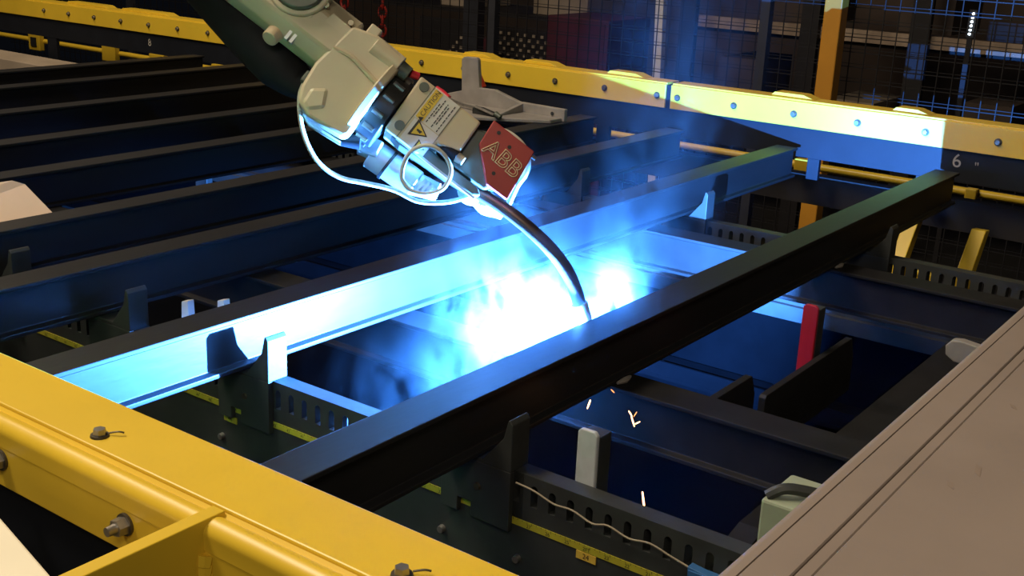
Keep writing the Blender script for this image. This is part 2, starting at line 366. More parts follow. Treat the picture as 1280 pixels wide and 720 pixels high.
# rebuild relative offset after the move
for c in t.children:
    c.location = Vector((0, 0, 0)); c.data.transform(Matrix.Translation(Vector((-0.56, 0.86, 0.0)) - Vector((-0.468, 0.88, -0.2))))
o = MB().prism([(-0.80, 0.95), (-0.548, 0.80), (-0.580, 0.66), (-0.80, 0.60)], 'z', 0.17, 0.200).build('overexposed_panel', 'overexposed_cream', bevel=0.002)
tag(o, 'panel corner coloured near-white to look overexposed at the bottom left picture edge', 'panel')

# ================================================================== far yellow rail
fr = thing('yellow_rail', (1.79, 2.2, FZ), 'long yellow table rail across the background with a row of bolts', 'rail')
MB().box((1.760, 1.531, 0.184), (1.7665, 5.2, 0.245)).build('face_plate', 'yellow_paint', fr, bevel=0.001)
MB().box((1.760, -0.4, 0.184), (1.7665, 1.5155, 0.245)).build('face_plate', 'yellow_paint', fr, bevel=0.001)
MB().box((1.7667, 1.531, 0.243), (1.829, 5.2, 0.2495)).build('top_plate', 'yellow_paint', fr, bevel=0.001)
MB().box((1.7667, -0.4, 0.243), (1.829, 1.5155, 0.2495)).build('top_plate', 'yellow_paint', fr, bevel=0.001)
MB().box((1.767, -0.4, 0.112), (1.828, 5.2, 0.2425)).build('core_beam', 'navy_paint', fr)
for i in range(24):
    yy = 0.6915 + i * 0.1607 if i < 6 else 1.5555 + (i - 6) * 0.1617
    b = MB().cyl((1.760, yy, 0.2145), (1.7580, yy, 0.2145), 0.0085, 0.0085, 14).build('washer', 'dark_bolt', fr, True)
    MB().cyl((1.758, yy, 0.2145), (1.7525, yy, 0.2145), 0.0062, 0.0056, 6).build('bolt_head', 'zinc', b)
for ya, yb in ((3.96, 4.19), (3.60, 3.85), (2.15, 2.23), (1.92, 2.01), (1.64, 1.73), (1.165, 1.25), (0.885, 0.945)):
    MB().prism([(ya - 0.03, 0.2497), (ya, 0.2590), (yb - 0.01, 0.2590), (yb, 0.2497)], 'x', 1.785, 1.829).build('top_lug', 'yellow_paint', fr, bevel=0.001)
# hanger plates under the rail
for ya, yb, za in ((1.098, 1.128, 0.060), (0.825, 0.862, 0.060), (1.70, 1.74, 0.05), (4.25, 4.31, 0.03)):
    MB().box((1.768, ya, za), (1.782, yb, 0.1118)).build('hanger', 'navy_paint', fr, bevel=0.001)
MB().cyl((2.05, -0.3, 0.036), (2.05, 5.6, 0.036), 0.0105, None, 14).build('lower_pipe', 'yellow_paint', fr, True)
for yy, h, hw_ in ((1.245, 0.020, 0.022), (0.80, 0.014, 0.014), (4.81, 0.040, 0.042), (4.28, 0.034, 0.045), (3.97, 0.026, 0.045), (3.60, 0.024, 0.04), (2.5, 0.02, 0.02)):
    MB().box((2.022, yy - hw_, 0.036 - h), (2.046, yy + hw_, 0.036 + h)).build('pipe_bracket', 'yellow_paint', fr, bevel=0.003)
MB().box((2.018, 4.79, 0.014), (2.0215, 4.83, 0.052)).build('bracket_mouth', 'robot_dark', fr)
MB().box((1.842, -0.3, -0.018), (1.88, 2.6, 0.055)).build('lower_beam', 'rack_dark', fr)
# chalk marks on the dark part
me = text_mesh('8', 0.036); put_text('chalk_mark', me, 'chalk', fr, (1.7662, 3.665, 0.150), (0, -1, 0), (0, 0.12, 1))
me = text_mesh('6', 0.044); put_text('chalk_mark', me, 'chalk', fr, (1.7662, 0.775, 0.158), (0, -1, 0.1), (0, 0.05, 1))
me = text_mesh('"', 0.03); put_text('chalk_mark', me, 'chalk', fr, (1.7662, 0.73, 0.15), (0, -1, 0.1), (0, 0.05, 1))
for k in (0, 2):
    MB().box((1.78, -0.1 + k * 2.5, FZ), (1.82, -0.04 + k * 2.5, 0.1118)).build('leg', 'navy_paint', fr)
o = MB().box((1.60, -0.3, -0.16), (1.70, 2.6, -0.1062)).build('sill_beam', 'rack_dark', base=(1.65, 1.1, -0.16)); tag(o, 'dark sill beam under the yellow sloping braces', 'beam')
# yellow diagonal braces behind the rear bar
for k, (yy, lab) in enumerate(((0.838, 'yellow sloping brace behind the rear slotted bar, next to the nearest beam'), (0.690, 'yellow sloping brace behind the rear slotted bar, nearer the right picture edge'))):
    t = thing('yellow_brace', (1.70, yy, -0.106), lab, 'brace', 'yellow sloping braces')
    MB().prism([(1.640, -0.10), (1.672, -0.10), (1.672, -0.08), (1.745, 0.020), (1.712, 0.024), (1.640, -0.065)], 'y', yy - 0.016, yy + 0.016).build('plate', 'yellow_paint', t, bevel=0.002)
    MB().box((1.63, yy - 0.02, -0.106), (1.685, yy + 0.02, -0.1002)).build('foot', 'yellow_paint', t)
t = thing('rounded_guard', (1.6, 0.76, -0.106), 'small rounded yellow knob between the two sloping braces', 'guard')
MB().cyl((1.60, 0.760, -0.106), (1.60, 0.760, -0.086), 0.012, 0.012, 14).build('stem', 'yellow_paint', t, True)
MB().tube([(1.60, 0.782, -0.090), (1.60, 0.777, -0.072), (1.60, 0.760, -0.066), (1.60, 0.743, -0.072), (1.60, 0.738, -0.090)], 0.008, 10, 5).build('grip', 'yellow_paint', t, True)

# ================================================================== beige cover at right
t = thing('beige_cover', (0.2, 0.15, FZ), 'large scuffed beige cover panel filling the lower right corner', 'cover')
ed = [(0.325, 0.188), (0.330, 0.195), (0.326, 0.1995), (0.318, 0.2015), (-0.6, 0.2015), (-0.6, 0.12), (0.325, 0.12)]
def cover_strip(y0, y1, name, z=0.2015):
    MB().prism([(y0, 0.150), (y1, 0.150), (y1, z - 0.001), (y1 - 0.001, z), (y0 + 0.001, z), (y0, z - 0.001)], 'x', -0.40, 1.45).build(name, 'beige_cover', t)
edge = [(0.3295, 0.150), (0.3425, 0.150), (0.3430, 0.192)] + [(0.3350 + 0.008 * math.cos(a), 0.1935 + 0.008 * math.sin(a)) for a in [math.radians(d) for d in (0, 20, 40, 60, 80, 90)]] + [(0.3295, 0.2015)]
MB().prism(edge, 'x', -0.40, 1.45).build('rolled_edge', 'beige_cover', t, True)
cover_strip(0.2990, 0.3288, 'panel_strip')
cover_strip(0.2875, 0.2982, 'panel_strip', 0.2006)
cover_strip(-0.60, 0.2867, 'main_panel')
MB().box((-0.39, -0.6, 0.10), (1.43, 0.338, 0.1495)).build('underside', 'beige_shade', t)
for k, (xx, yy) in enumerate(((-0.38, 0.25), (1.3, 0.25), (-0.38, -0.5), (1.3, -0.5))):
    MB().box((xx, yy, FZ), (xx + 0.06, yy + 0.06, 0.0998)).build('leg', 'fixture_steel', t)
for k, (xx, yy, l) in enumerate(((0.20, 0.255, 0.010), (0.02, 0.24, 0.02), (-0.02, 0.25, 0.012))):
    MB().prism([(xx, yy), (xx + l, yy + 0.004), (xx + l * 1.2, yy + 0.010), (xx + l * 0.3, yy + 0.006)], 'z', 0.2016, 0.2018).build('scuff', 'beige_shade', t)

# box and lever partly behind the cover
t = thing('green_box', (0.1, 0.42, -0.1), 'pale green box with a dark cap peeking from behind the beige cover', 'box')
MB().prism([(0.050, -0.1), (0.050, 0.098), (0.125, 0.098), (0.125, -0.1)], 'y', 0.352, 0.446).build('body', 'pale_green', t, bevel=0.003)
MB().tube([(0.058, 0.443, 0.099), (0.066, 0.430, 0.108), (0.080, 0.412, 0.106), (0.095, 0.392, 0.100)], 0.006, 8, 5).build('cap', 'fixture_steel', t, True)
t = thing('lever', (0.75, 0.44, 0.0), 'grey round-ended lever beside the beige cover at right', 'lever')
MB().prism([(0.36, 0.045), (0.455, 0.048), (0.468, 0.056), (0.470, 0.070), (0.462, 0.080), (0.448, 0.082), (0.36, 0.072)], 'x', 0.735, 0.752).build('handle', 'cast_grey', t, bevel=0.002)
MB().cyl((0.743, 0.38, -0.1), (0.743, 0.38, 0.05), 0.012).build('pivot', 'fixture_steel', t, True)

# ================================================================== sparks
for i, (a, b, r, m, lab) in enumerate((
        ((0.2366, 0.68, -0.0467), (0.2477, 0.68, -0.0807), 0.0014, 'spark', 'long straight glowing spark falling beside the brown brace bar'),
        ((0.0952, 0.68, 0.1238), (0.0896, 0.68, 0.1148), 0.0010, 'spark', 'short glowing spark just below the nearest beam, left of the spark cluster'),
        ((0.1398, 0.68, 0.1229), (0.1477, 0.68, 0.1164), 0.0007, 'spark_dim', 'tiny dim spark right under the edge of the nearest beam'),
        ((0.1921, 0.68, 0.0725), (0.202, 0.68, 0.0555), 0.0011, 'spark', 'brightest spark of the cluster in front of the cross beam'),
        ((0.1853, 0.68, 0.0810), (0.194, 0.68, 0.0719), 0.0009, 'spark', 'small upper spark of the cluster in front of the cross beam'),
        ((0.2051, 0.68, 0.0736), (0.1981, 0.68, 0.0695), 0.0006, 'spark_dim', 'dim upper right spark of the cluster in front of the cross beam'),
        ((0.2036, 0.68, 0.0582), (0.2151, 0.68, 0.0575), 0.0008, 'spark', 'short lower right spark of the cluster in front of the cross beam'))):
    o = MB().tube([a, tuple((Vector(a) + Vector(b)) / 2), b], r, 6, 3, [r * 0.7, r, r * 0.5]).build('weld_spark', m, smooth=True)
    tag(o, lab, 'spark', 'sparks falling from the weld')

# ================================================================== welding robot
S = 1.52 / 1478
OR = Vector((0.1671, 1.0649, 0.4250)); EU = Vector((0.41532, -0.70652, -0.57301)); EV = Vector((0.61678, -0.24430, 0.74826)); EW = Vector((-0.66865, -0.66419, 0.33431))
rb = thing('welding_robot', (0, 0, 0), 'cream robot arm with a caution label, red end cover and curved welding torch', 'robot')
rm = Matrix((EU, EV, EW)).transposed().to_4x4(); rm.translation = OR; rb.matrix_world = rm
def rp(mb, name, m, parent=rb, smooth=False, bevel=0.0):
    mb.v = [p * S for p in mb.v]
    return mb.build(name, m, parent, smooth, bevel * S, local=True)
# forearm
fa = rp(MB().prism([(46, -40), (48, 0), (42, 16), (22, 38), (-14, 40), (-30, 26), (-35, 0), (-30, -40)], 'x', -950, -66), 'forearm', 'robot_paint', bevel=3, smooth=True)
rp(MB().prism([(-104, 6), (-62, 4), (-58, 26), (-100, 28)], 'z', 33, 38.5), 'cover_panel', 'robot_paint', fa, bevel=1.2)
rp(MB().cyl((-152, 30, 10), (-152, 30, 52), 36, 33, 32), 'joint_cap', 'robot_green_grey', fa, True, bevel=2)
rp(MB().cyl((-152, 30, 10), (-152, 30, 44), 41, 40, 32), 'joint_ring', 'robot_paint', fa, True, bevel=2)
rp(MB().cyl((-142, -30, 18), (-142, -44, 26), 11, 10, 20), 'boss', 'robot_paint_pale', fa, True, bevel=1)
rp(MB().box((-128, -33, 22), (-124, -18, 34)).box((-121, -33, 22), (-117, -18, 34)), 'boss_rib', 'torch_grey', fa)
for k, (u_, v_) in enumerate(((-112, 30), (-120, 8), (-76, 31))):
    rp(MB().cyl((u_, v_, 30), (u_, v_, 40), 4, 3.4, 12), 'screw', 'robot_paint', fa, True)
# wrist housing
wh = rp(MB().prism([(-80, -34), (-72, 30), (-40, 40), (-2, 38), (4, -10), (5, -80), (0, -86), (-48, -92), (-68, -84), (-76, -66)], 'z', -44, 40), 'wrist_housing', 'robot_paint', bevel=15, smooth=True)
rp(MB().tube([(-74, -6, 37), (-50, -2, 40), (-24, -6, 41), (2, -10, 40)], 3.5, 8, 5), 'casting_ridge', 'robot_paint', wh, True)
rp(MB().cyl((-6, -24, 4), (4.5, -24, 4), 60, 57, 40), 'bearing_collar', 'robot_paint', wh, True, bevel=2)
rp(MB().prism([(-66, -62), (-48, -48), (-36, -72), (-52, -88), (-64, -82)], 'z', 30, 42), 'lower_lug', 'robot_paint', wh, bevel=5)
mo = rp(MB().cyl((-38, 26, 28), (2, 26, 28), 16, 15, 24), 'motor', 'robot_paint', wh, True, bevel=1)
rp(MB().cyl((2, 26, 28), (16, 26, 28), 11, 10, 20), 'motor_cap', 'robot_green_grey', mo, True)
rp(MB().box((-56, 30, 18), (-40, 48, 38)), 'junction_box', 'robot_paint', wh, bevel=2)
rp(MB().cyl((16, 30, 24), (26, 34, 20), 5, 5, 12), 'red_plug', 'handle_red', wh, True)
rp(MB().box((-84, -60, -10), (-70, -44, 24)), 'cable_clip', 'robot_green_grey', wh, bevel=2)
# flange
fl = rp(MB().cyl((4, -22, -4), (30, -22, -4), 50, 48, 40), 'wrist_flange', 'robot_dark', rb, True, bevel=1.5)
for k in range(14):
    a = math.radians(k * 360 / 14 + 8)
    rp(MB().cyl((9, -22 + 50 * math.sin(a), -4 + 50 * math.cos(a)), (24, -22 + 49 * math.sin(a), -4 + 49 * math.cos(a)), 3.6, 3.6, 8), 'flange_bolt', 'zinc', fl, True)
# wrist block with labels
wk = rp(MB().prism([(30, 33), (122, 33), (124, -12), (96, -22), (84, -46), (34, -46)], 'z', -36, 40), 'wrist_block', 'robot_paint_pale', bevel=2.5)
for u_, v_ in ((41, 24), (46, -32)):
    rp(MB().cyl((u_, v_, 39.5), (u_, v_, 41.5), 6.5, 6, 20), 'screw', 'robot_green_grey', wk, True)
lb = rp(MB().box((53, -12, 40.1), (90, 32, 40.6)), 'caution_label', 'label_white', wk)
rp(MB().box((54, -11, 40.7), (65, 31, 41.0)), 'label_header', 'label_yellow', lb)
put_text('lettering', text_mesh('\u25b2CAUTION' if False else 'CAUTION', 8.2 * S), 'label_black', lb, Vector((59.6, 12.5, 41.2)) * S, (0, 1, 0), (-1, 0, 0), True)
tr = MB().prism([(57, -9.5), (63, -6.2), (63, -9.5 - 3.3)], 'z', 41.0, 41.3); rp(tr, 'warning_mark', 'label_black', lb)
tl = MB()
for k, (u_, v0, v1) in enumerate(((68, -9, 20), (71, 2, 27), (76.5, -10, 25), (79.5, -4, 22), (85, -11, 28))):
    v = v0
    while v < v1:
        l = random.uniform(2.5, 6); tl.box((u_, v, 40.7), (u_ + 1.3, min(v + l, v1), 40.9)); v += l + 1.2
tlo = rp(tl, 'text_line', 'label_black', lb); tlo['kind'] = 'stuff'
rp(MB().box((55, -45, 40.1), (91, -13, 40.5)), 'symbol_label', 'label_white', wk)
def tri(cu, cv, r): return [(cu - r * 0.62, cv - r * 0.0 + r), (cu - r * 0.62, cv - r), (cu + r, cv)]
for (cu, cv, r) in ((70, -23, 13), (81, -38, 8)):
    t2 = rp(MB().prism([(cu - r * 0.8, cv + r * 0.9), (cu - r * 0.8, cv - r * 0.9), (cu + r * 0.85, cv)], 'z', 40.6, 40.9), 'warning_triangle', 'label_black', wk)
    rr = r * 0.72
    rp(MB().prism([(cu - rr * 0.8 , cv + rr * 0.9), (cu - rr * 0.8, cv - rr * 0.9), (cu + rr * 0.85, cv)], 'z', 40.9, 41.2), 'triangle_face', 'label_yellow', t2)
    rp(MB().prism([(cu - r * 0.35, cv + 1.2), (cu - r * 0.35, cv - 1.2), (cu + r * 0.1, cv - 2.4), (cu + r * 0.2, cv + 1.5)], 'z', 41.2, 41.4), 'pictogram', 'label_black', t2)
rp(MB().box((51, -46, 40.05), (52, 33, 40.4)), 'panel_seam', 'robot_green_grey', wk)
rp(MB().box((90.6, -30, 40.05), (91.4, 33, 40.4)), 'panel_seam', 'robot_green_grey', wk)
# end of the wrist and red cover
we = rp(MB().prism([(122, 26), (140, 34), (176, 30), (190, -10), (176, -28), (130, -30), (98, -26), (104, -14), (124, -11)], 'z', -34, 28), 'wrist_end', 'robot_green_grey', bevel=3)
rp(MB().cyl((104, -18, 30), (124, -18, 34), 9, 8, 18), 'black_connector', 'black_rubber', we, True)
rp(MB().cyl((124, -18, 32), (134, -18, 34), 7, 6, 16), 'brass_ring', 'robot_paint', we, True)
rc = rp(MB().prism([(133, 45), (196, 45), (205, -23), (173, -23.5), (136, 11)], 'z', 30, 42), 'red_cover', 'red_cover', bevel=1.2)
for u_, v_ in ((147, 36), (168, 30), (172, -8)):
    rp(MB().cyl((u_, v_, 41.5), (u_, v_, 42.3), 2.5, 2.5, 14), 'screw_hole', 'label_black', rc)
rp(MB().cyl((197, 40, 36), (203, 40, 36), 3, 2.6, 10), 'edge_screw', 'zinc', rc, True)
put_text('logo_lettering', text_mesh('ABB', 30 * S, outline=0.62 * S, shear=0.0), 'logo_cream', rc, Vector((170, 13, 42.4)) * S, (1, -0.02, 0), (0.12, 1, 0), True)
rp(MB().tube([(140, 50, -16), (160, 56, -16), (182, 54, -14), (198, 44, -14), (206, 28, -15), (207, 8, -18), (213, -18, -20)], 4.2, 12, 6), 'side_hose', 'cable_white', rb, True)
# torch mount
tm = rp(MB().prism([(46, -30), (168, -32), (176, -38), (168, -43), (60, -50), (44, -46)], 'z', -14, 30), 'torch_bracket', 'robot_green_grey', bevel=2)
rp(MB().box((52, -47, 30), (172, -44, 33)), 'bracket_edge', 'torch_grey', tm)
tb = rp(MB().cyl((34, -68, -48), (104, -66, -46), 20, 19, 28), 'torch_body', 'torch_grey', rb, True, bevel=2)
rp(MB().cyl((58, -67.5, -47), (62, -67.5, -47), 21.5, 21.5, 28), 'body_ring', 'robot_dark', tb, True)
rp(MB().cyl((100, -66, -46), (132, -57, -40), 16, 12, 24), 'body_end', 'torch_grey', tb, True)
for k in range(3): rp(MB().box((108 + k * 6, -74, -36), (111 + k * 6, -54, -28)), 'body_rib', 'torch_grey', tb)
rp(MB().prism([(14, -56), (40, -50), (44, -72), (18, -80)], 'z', -62, -24), 'feeder_block', 'torch_grey', rb, bevel=3)
rp(MB().cyl((-2, -84, 4), (18, -72, 6), 9, 11, 16), 'strain_relief', 'black_rubber', rb, True)
# wrapped tape lump
wr = MB(); 
wr.tube([(152, -36, -10), (164, -38, -14), (176, -35, -16), (190, -34, -18), (204, -30, -20), (216, -29, -20)], 12, 14, 5, [8, 14, 12, 14.5, 12.5, 9])
wro = rp(wr, 'wrapped_tape', 'wrap_tape', rb, True)
rp(MB().prism([(152, -30), (158, -18), (162, -22), (168, -29)], 'z', 8, 11), 'tape_flap', 'wrap_tape', wro)
rp(MB().prism([(206, -24), (220, -27), (224, -21), (216, -31), (206, -33)], 'z', 0, 3), 'tape_flap', 'wrap_tape', wro)
tn = rp(MB().tube([(173, -32, 3), (204, -29, 7), (242, -29.4, 11), (283, -33, 10), (317.7, -40.5, 3), (346, -53, -6), (366, -65.3, -15)], 8.8, 16, 8, [8.6, 8.8, 9, 9.2, 9.4, 9, 8.4]), 'torch_neck', 'torch_tube', rb, True)
nz_ = rp(MB().cyl((362, -62.5, -13.5), (396, -83, -26), 10.6, 8.8, 20), 'torch_nozzle', 'nozzle_lit_pale', rb, True, bevel=1)
rp(MB().cyl((396, -83, -26), (404, -90, -28), 2.6, 2.2, 12), 'contact_tip', 'nozzle_lit_pale', nz_, True)
rp(MB().cyl((404, -90, -28), (418, -104, -30), 0.7, 0.7, 8), 'filler_wire', 'zinc', nz_, True)
rp(MB().tube([(-80.6, -49.8, 10), (-73.3, -74.9, 5), (-47.8, -103, -12), (-13, -121, -24), (21.5, -120, -30), (54, -105, -30), (85.5, -91, -28), (120, -83, -26), (150, -62, -14), (172, -33, 0)], 3.1, 10, 8), 'white_cable', 'cable_white', rb, True)
rp(MB().tube([(87, -82, 36), (79, -69, 42), (76, -52, 48), (83, -37, 50), (96, -29, 51), (115, -30, 48), (130, -40, 44), (134, -61, 38), (121, -79, 36), (102, -86.5, 35), (87, -82, 36)], 2.8, 10, 8), 'cable_loop', 'cable_white', rb, True)
rp(MB().tube([(-950, 40, -80), (-700, 50, -80), (-480, 30, -72), (-386, 10, -67), (-286, -14, -55), (-218, -30, -45), (-172, -42, -36), (-121, -54, -28), (-84, -58, -14), (-72, -52, 0)], 30, 18, 8, [38, 38, 38, 38, 38, 37, 35, 31, 20, 12]), 'hose_bundle', 'black_rubber', rb, True)

# ================================================================== casting with clamp on the rear beams
XF = 1.58
t = thing('grey_casting', (XF, 1.9, ZT), 'grey cast bracket with an upright tab lying on the beams behind the robot wrist', 'bracket')
MB().prism([(2.155, 0.1405), (2.155, 0.158), (2.065, 0.182), (2.068, 0.267), (2.060, 0.274), (2.018, 0.276), (2.012, 0.270), (2.004, 0.196), (1.952, 0.197), (1.871, 0.175), (1.722, 0.173), (1.722, 0.1405)], 'x', XF, XF + 0.014).build('upright', 'cast_grey', t, bevel=0.002)
MB().prism([(XF - 0.17, 2.10), (XF - 0.17, 1.90), (XF - 0.05, 1.73), (XF - 0.0005, 1.73), (XF - 0.0005, 2.15)], 'z', 0.1405, 0.1500).build('base', 'cast_grey', t, bevel=0.002)
MB().prism([(XF - 0.12, 0.1502), (XF - 0.0005, 0.1502), (XF - 0.0005, 0.172)], 'y', 1.855, 1.868).build('rib', 'cast_grey', t, bevel=0.001)
MB().cyl((XF - 0.0004, 1.76, 0.158), (XF - 0.002, 1.76, 0.158), 0.005, 0.005, 12).build('hole', 'robot_dark', t)
t = thing('toggle_clamp', (XF - 0.08, 1.95, 0.1502), 'toggle clamp with a glossy red grip lying on the grey casting', 'clamp')
MB().tube([(1.52, 2.105, 0.188), (1.52, 2.085, 0.178), (1.52, 2.060, 0.166)], 0.0095, 12, 5, [0.008, 0.0105, 0.009]).build('grip', 'handle_red', t, True)
MB().tube([(1.52, 2.060, 0.166), (1.50, 2.0, 0.160), (1.48, 1.93, 0.160)], 0.004, 8, 4).build('arm', 'zinc', t, True)
MB().prism([(1.925, 0.1502), (1.925, 0.166), (1.90, 0.168), (1.845, 0.157), (1.84, 0.1502)], 'x', 1.452, 1.468).build('jaw', 'robot_dark', t, bevel=0.001)
MB().tube([(1.448, 1.91, 0.170), (1.447, 1.88, 0.164), (1.446, 1.85, 0.157)], 0.0038, 8, 4).build('spindle', 'zinc', t, True)
MB().cyl((1.446, 1.845, 0.160), (1.446, 1.828, 0.153), 0.0075, 0.0065, 10).build('pad', 'robot_green_grey', t, True)
o = MB().prism([(2.130, 0.226), (2.110, 0.226), (2.082, 0.180), (2.118, 0.1405)], 'x', 1.700, 1.715).build('red_wedge', 'red_bar', bevel=0.001); tag(o, 'dark red wedge leaning beside the casting tab against the yellow rail', 'wedge')

# pale folded sheet at left between beams
t = thing('pale_sheet', (0.1, 1.85, 0.1), 'pale beige sheet with a clipped corner standing between beams at the left edge', 'sheet')
sh = MB()
top = [(-0.32, 1.905, 0.172), (0.142, 1.905, 0.170), (0.163, 1.900, 0.161), (0.180, 1.815, 0.100), (-0.32, 1.815, 0.100)]
sh.add(top + [(x, y + 0.004, z - 0.004) for x, y, z in top], [(0, 1, 2, 3, 4), (9, 8, 7, 6, 5)] + [(k, (k + 1) % 5, 5 + (k + 1) % 5, 5 + k) for k in range(5)])
sh.build('panel', 'pale_sheet', t)
MB().box((-0.32, 1.812, 0.080), (0.180, 1.8148, 0.0995)).build('fold', 'pale_sheet', t)
# small bright clips near the left clamp
for x, y, z, lab in ((0.085, 1.38, 0.072, 'tiny pale clip between the left clamp and the lit beam'), (0.135, 1.36, 0.066, 'tiny white clip just above the lit beam top, right of the other clip')):
    t = thing('small_clip', (x, y, z), lab, 'clip', 'tiny clips by the left clamp')
    MB().prism([(y - 0.010, z - 0.02), (y + 0.008, z - 0.02), (y + 0.006, z + 0.010), (y - 0.008, z + 0.014)], 'x', x, x + 0.012).build('body', 'label_white', t, bevel=0.001)
    MB().box((x - 0.003, y - 0.008, z - 0.06), (x + 0.003, y + 0.006, z - 0.0202)).build('stem', 'fixture_steel', t)
# yellow bits of block and stop lugs on far beams
for x, y, lab in ((0.95, 2.40, 'small grey lug between beams above the middle of the left side'), (0.80, 2.76, 'small grey lug between beams near the upper left'), (1.16, 3.10, 'tiny grey lug between the two uppermost beams')):
    t = thing('stop_lug', (x, y, 0.0), lab, 'stop block', 'grey lugs between the rear beams')
    MB().box((x, y - 0.022, -0.1), (x + 0.02, y + 0.022, 0.118)).build('post', 'fixture_steel', t, bevel=0.002)
    MB().box((x - 0.004, y - 0.018, 0.085), (x - 0.0002, y + 0.018, 0.114)).build('face', 'cast_grey', t, bevel=0.001)
# tray and brown block under the far rail at left
t = thing('brown_block', (1.7, 4.3, 0.0), 'brown block with a square hole under the far rail at the upper left', 'block')
MB().box((1.55, 3.95, -0.06), (1.70, 4.9, 0.045)).build('body', 'carton', t, bevel=0.003)
MB().box((1.546, 4.53, 0.005), (1.5498, 4.60, 0.03)).build('hole', 'robot_dark', t)

# ================================================================== fence, posts and what lies behind
XW = 3.05
ZL, ZH = -0.80, 1.35
pan = [(-0.6, 0.62), (0.62, 1.84), (1.84, 3.06), (3.06, 4.28), (4.28, 5.5), (5.5, 6.7)]
labs = ['wire fence panel at the right picture edge', 'wire fence panel behind the right end of the yellow rail', 'wire fence panel behind the orange post and the smoke', 'wire fence panel in front of the maroon cabinet', 'wire fence panel behind the robot arm', 'wire fence panel at the upper left behind the rail']
for (ya, yb), lab in zip(pan, labs):
    t = thing('wire_fence', (XW, (ya + yb) / 2, FZ), lab, 'fence', 'dark wire mesh fence panels')
    m = MB(); r = 0.0016
    n = int((yb - ya) / 0.05)
    for i in range(1, n):
        y = ya + i * (yb - ya) / n; m.box((XW - r, y - r, ZL), (XW + r, y + r, ZH))
    z = ZL + 0.05
    while z < ZH:
        m.box((XW + r, ya, z - r), (XW + 3 * r, yb - 0.001, z + r)); m.box((XW + r, ya, z + 0.0105), (XW + 2 * r, yb - 0.001, z + 0.0125)); z += 0.05
    mo_ = m.build('wire_mesh', 'wire', t); mo_['kind'] = 'stuff'
    MB().box((XW - 0.015, ya, ZL - 0.03), (XW + 0.015, yb - 0.001, ZL)).build('bottom_frame', 'fence_post', t)
    MB().box((XW - 0.015, ya, ZH), (XW + 0.015, yb - 0.001, ZH + 0.03)).build('top_frame', 'fence_post', t)
    MB().box((XW - 0.018, ya, FZ), (XW + 0.018, ya + 0.034, ZH + 0.03)).build('fence_post', 'fence_post', t)
t = thing('orange_post', (2.97, 1.57, FZ), 'square orange-yellow post rising behind the far rail, right of centre', 'post')
MB().box((2.94, 1.541, FZ + 0.01), (3.00, 1.603, 1.6)).build('tube', 'orange_paint', t, bevel=0.004)
MB().box((2.90, 1.50, FZ), (3.04, 1.645, FZ + 0.0098)).build('base_plate', 'orange_paint', t)
o = MB().prism([(2.385, 0.9), (2.420, 0.9), (2.352, -0.84), (2.318, -0.84)], 'x', 3.20, 3.23).build('white_pole', 'white_pipe'); tag(o, 'thin leaning white pole behind the fence, left of the blue smoke', 'pole')
# shelf rack
t = thing('storage_rack', (4.65, 2.0, FZ), 'storage rack with beige shelf beams behind the fence at right', 'rack')
for z0, z1 in ((0.148, 0.205), (-0.40, -0.345), (0.72, 0.78)):
    MB().box((4.60, 0.0, z0), (4.64, 3.0, z1)).build('shelf_beam', 'rack_beige', t)
    MB().box((4.64, 0.0, z0 - 0.02), (5.4, 3.0, z0)).build('shelf', 'rack_dark', t)
for yy in (0.9, 1.79, 2.32, 2.98):
    MB().box((4.565, yy - 0.045, FZ), (4.5995, yy + 0.045, 1.8)).build('upright', 'rack_dark', t)
for k in range(9):
    y0 = 0.1 + k * 0.32; hgt = random.uniform(0.12, 0.42)
    o = MB().box((4.75, y0, 0.2052 if k % 2 else -0.3448), (5.2, y0 + random.uniform(0.18, 0.28), (0.2052 if k % 2 else -0.3448) + hgt)).build('carton', 'far_wall' if k % 3 else 'carton', base=(4.9, y0, 0.2052 if k % 2 else -0.3448))
    ordn = ['rightmost', 'second from the right', 'third from the right', 'fourth from the right', 'leftmost'][k // 2]
    tag(o, ('dim carton on the upper rack shelf behind the fence, ' if k % 2 else 'dim carton on the lower rack shelf behind the fence, ') + ordn, 'carton', 'cartons on the storage rack')
t = thing('led_strip', (4.0, 1.41, 0.27), 'short column of white LED dots at the upper right', 'lamp')
MB().box((4.004, 1.395, 0.26), (4.02, 1.425, 0.37)).build('housing', 'rack_dark', t)
MB().box((4.006, 1.40, FZ), (4.016, 1.42, 0.26)).build('stand', 'rack_dark', t)
for k in range(6):
    MB().cyl((4.003, 1.412 - 0.0008 * k, 0.275 + k * 0.016), (3.996, 1.412 - 0.0008 * k, 0.275 + k * 0.016), 0.0052, 0.004, 10).build('led', 'led', t)
# maroon cabinet, cartons and perforated sheets
t = thing('maroon_cabinet', (4.2, 3.27, FZ), 'dark maroon cabinet behind the fence above the far rail', 'cabinet')
MB().box((4.0, 3.10, FZ), (4.4, 3.46, 0.185)).build('body', 'maroon', t, bevel=0.005)
MB().box((3.995, 3.12, -0.6), (3.9998, 3.44, 0.165)).build('door', 'maroon', t)
MB().box((3.985, 3.14, -0.15), (3.9948, 3.15, -0.05)).build('handle', 'zinc', t)
for (ya, yb, za, zb, lab) in ((3.455, 3.80, 0.15, 0.6, 'pale carton above the perforated sheets behind the fence'), (4.21, 4.45, 0.15, 0.5, 'tan carton behind the fence beside the hanging red chain')):
    o = MB().box((4.35, ya, za), (4.7, yb, zb)).build('carton', 'carton', base=(4.5, ya, za), bevel=0.004); tag(o, lab, 'carton')
o = MB().box((4.28, 3.5, 0.125), (4.8, 4.9, 0.149)).build('shelf_board', 'rack_dark'); tag(o, 'dark shelf board carrying the pale cartons behind the fence', 'shelf')
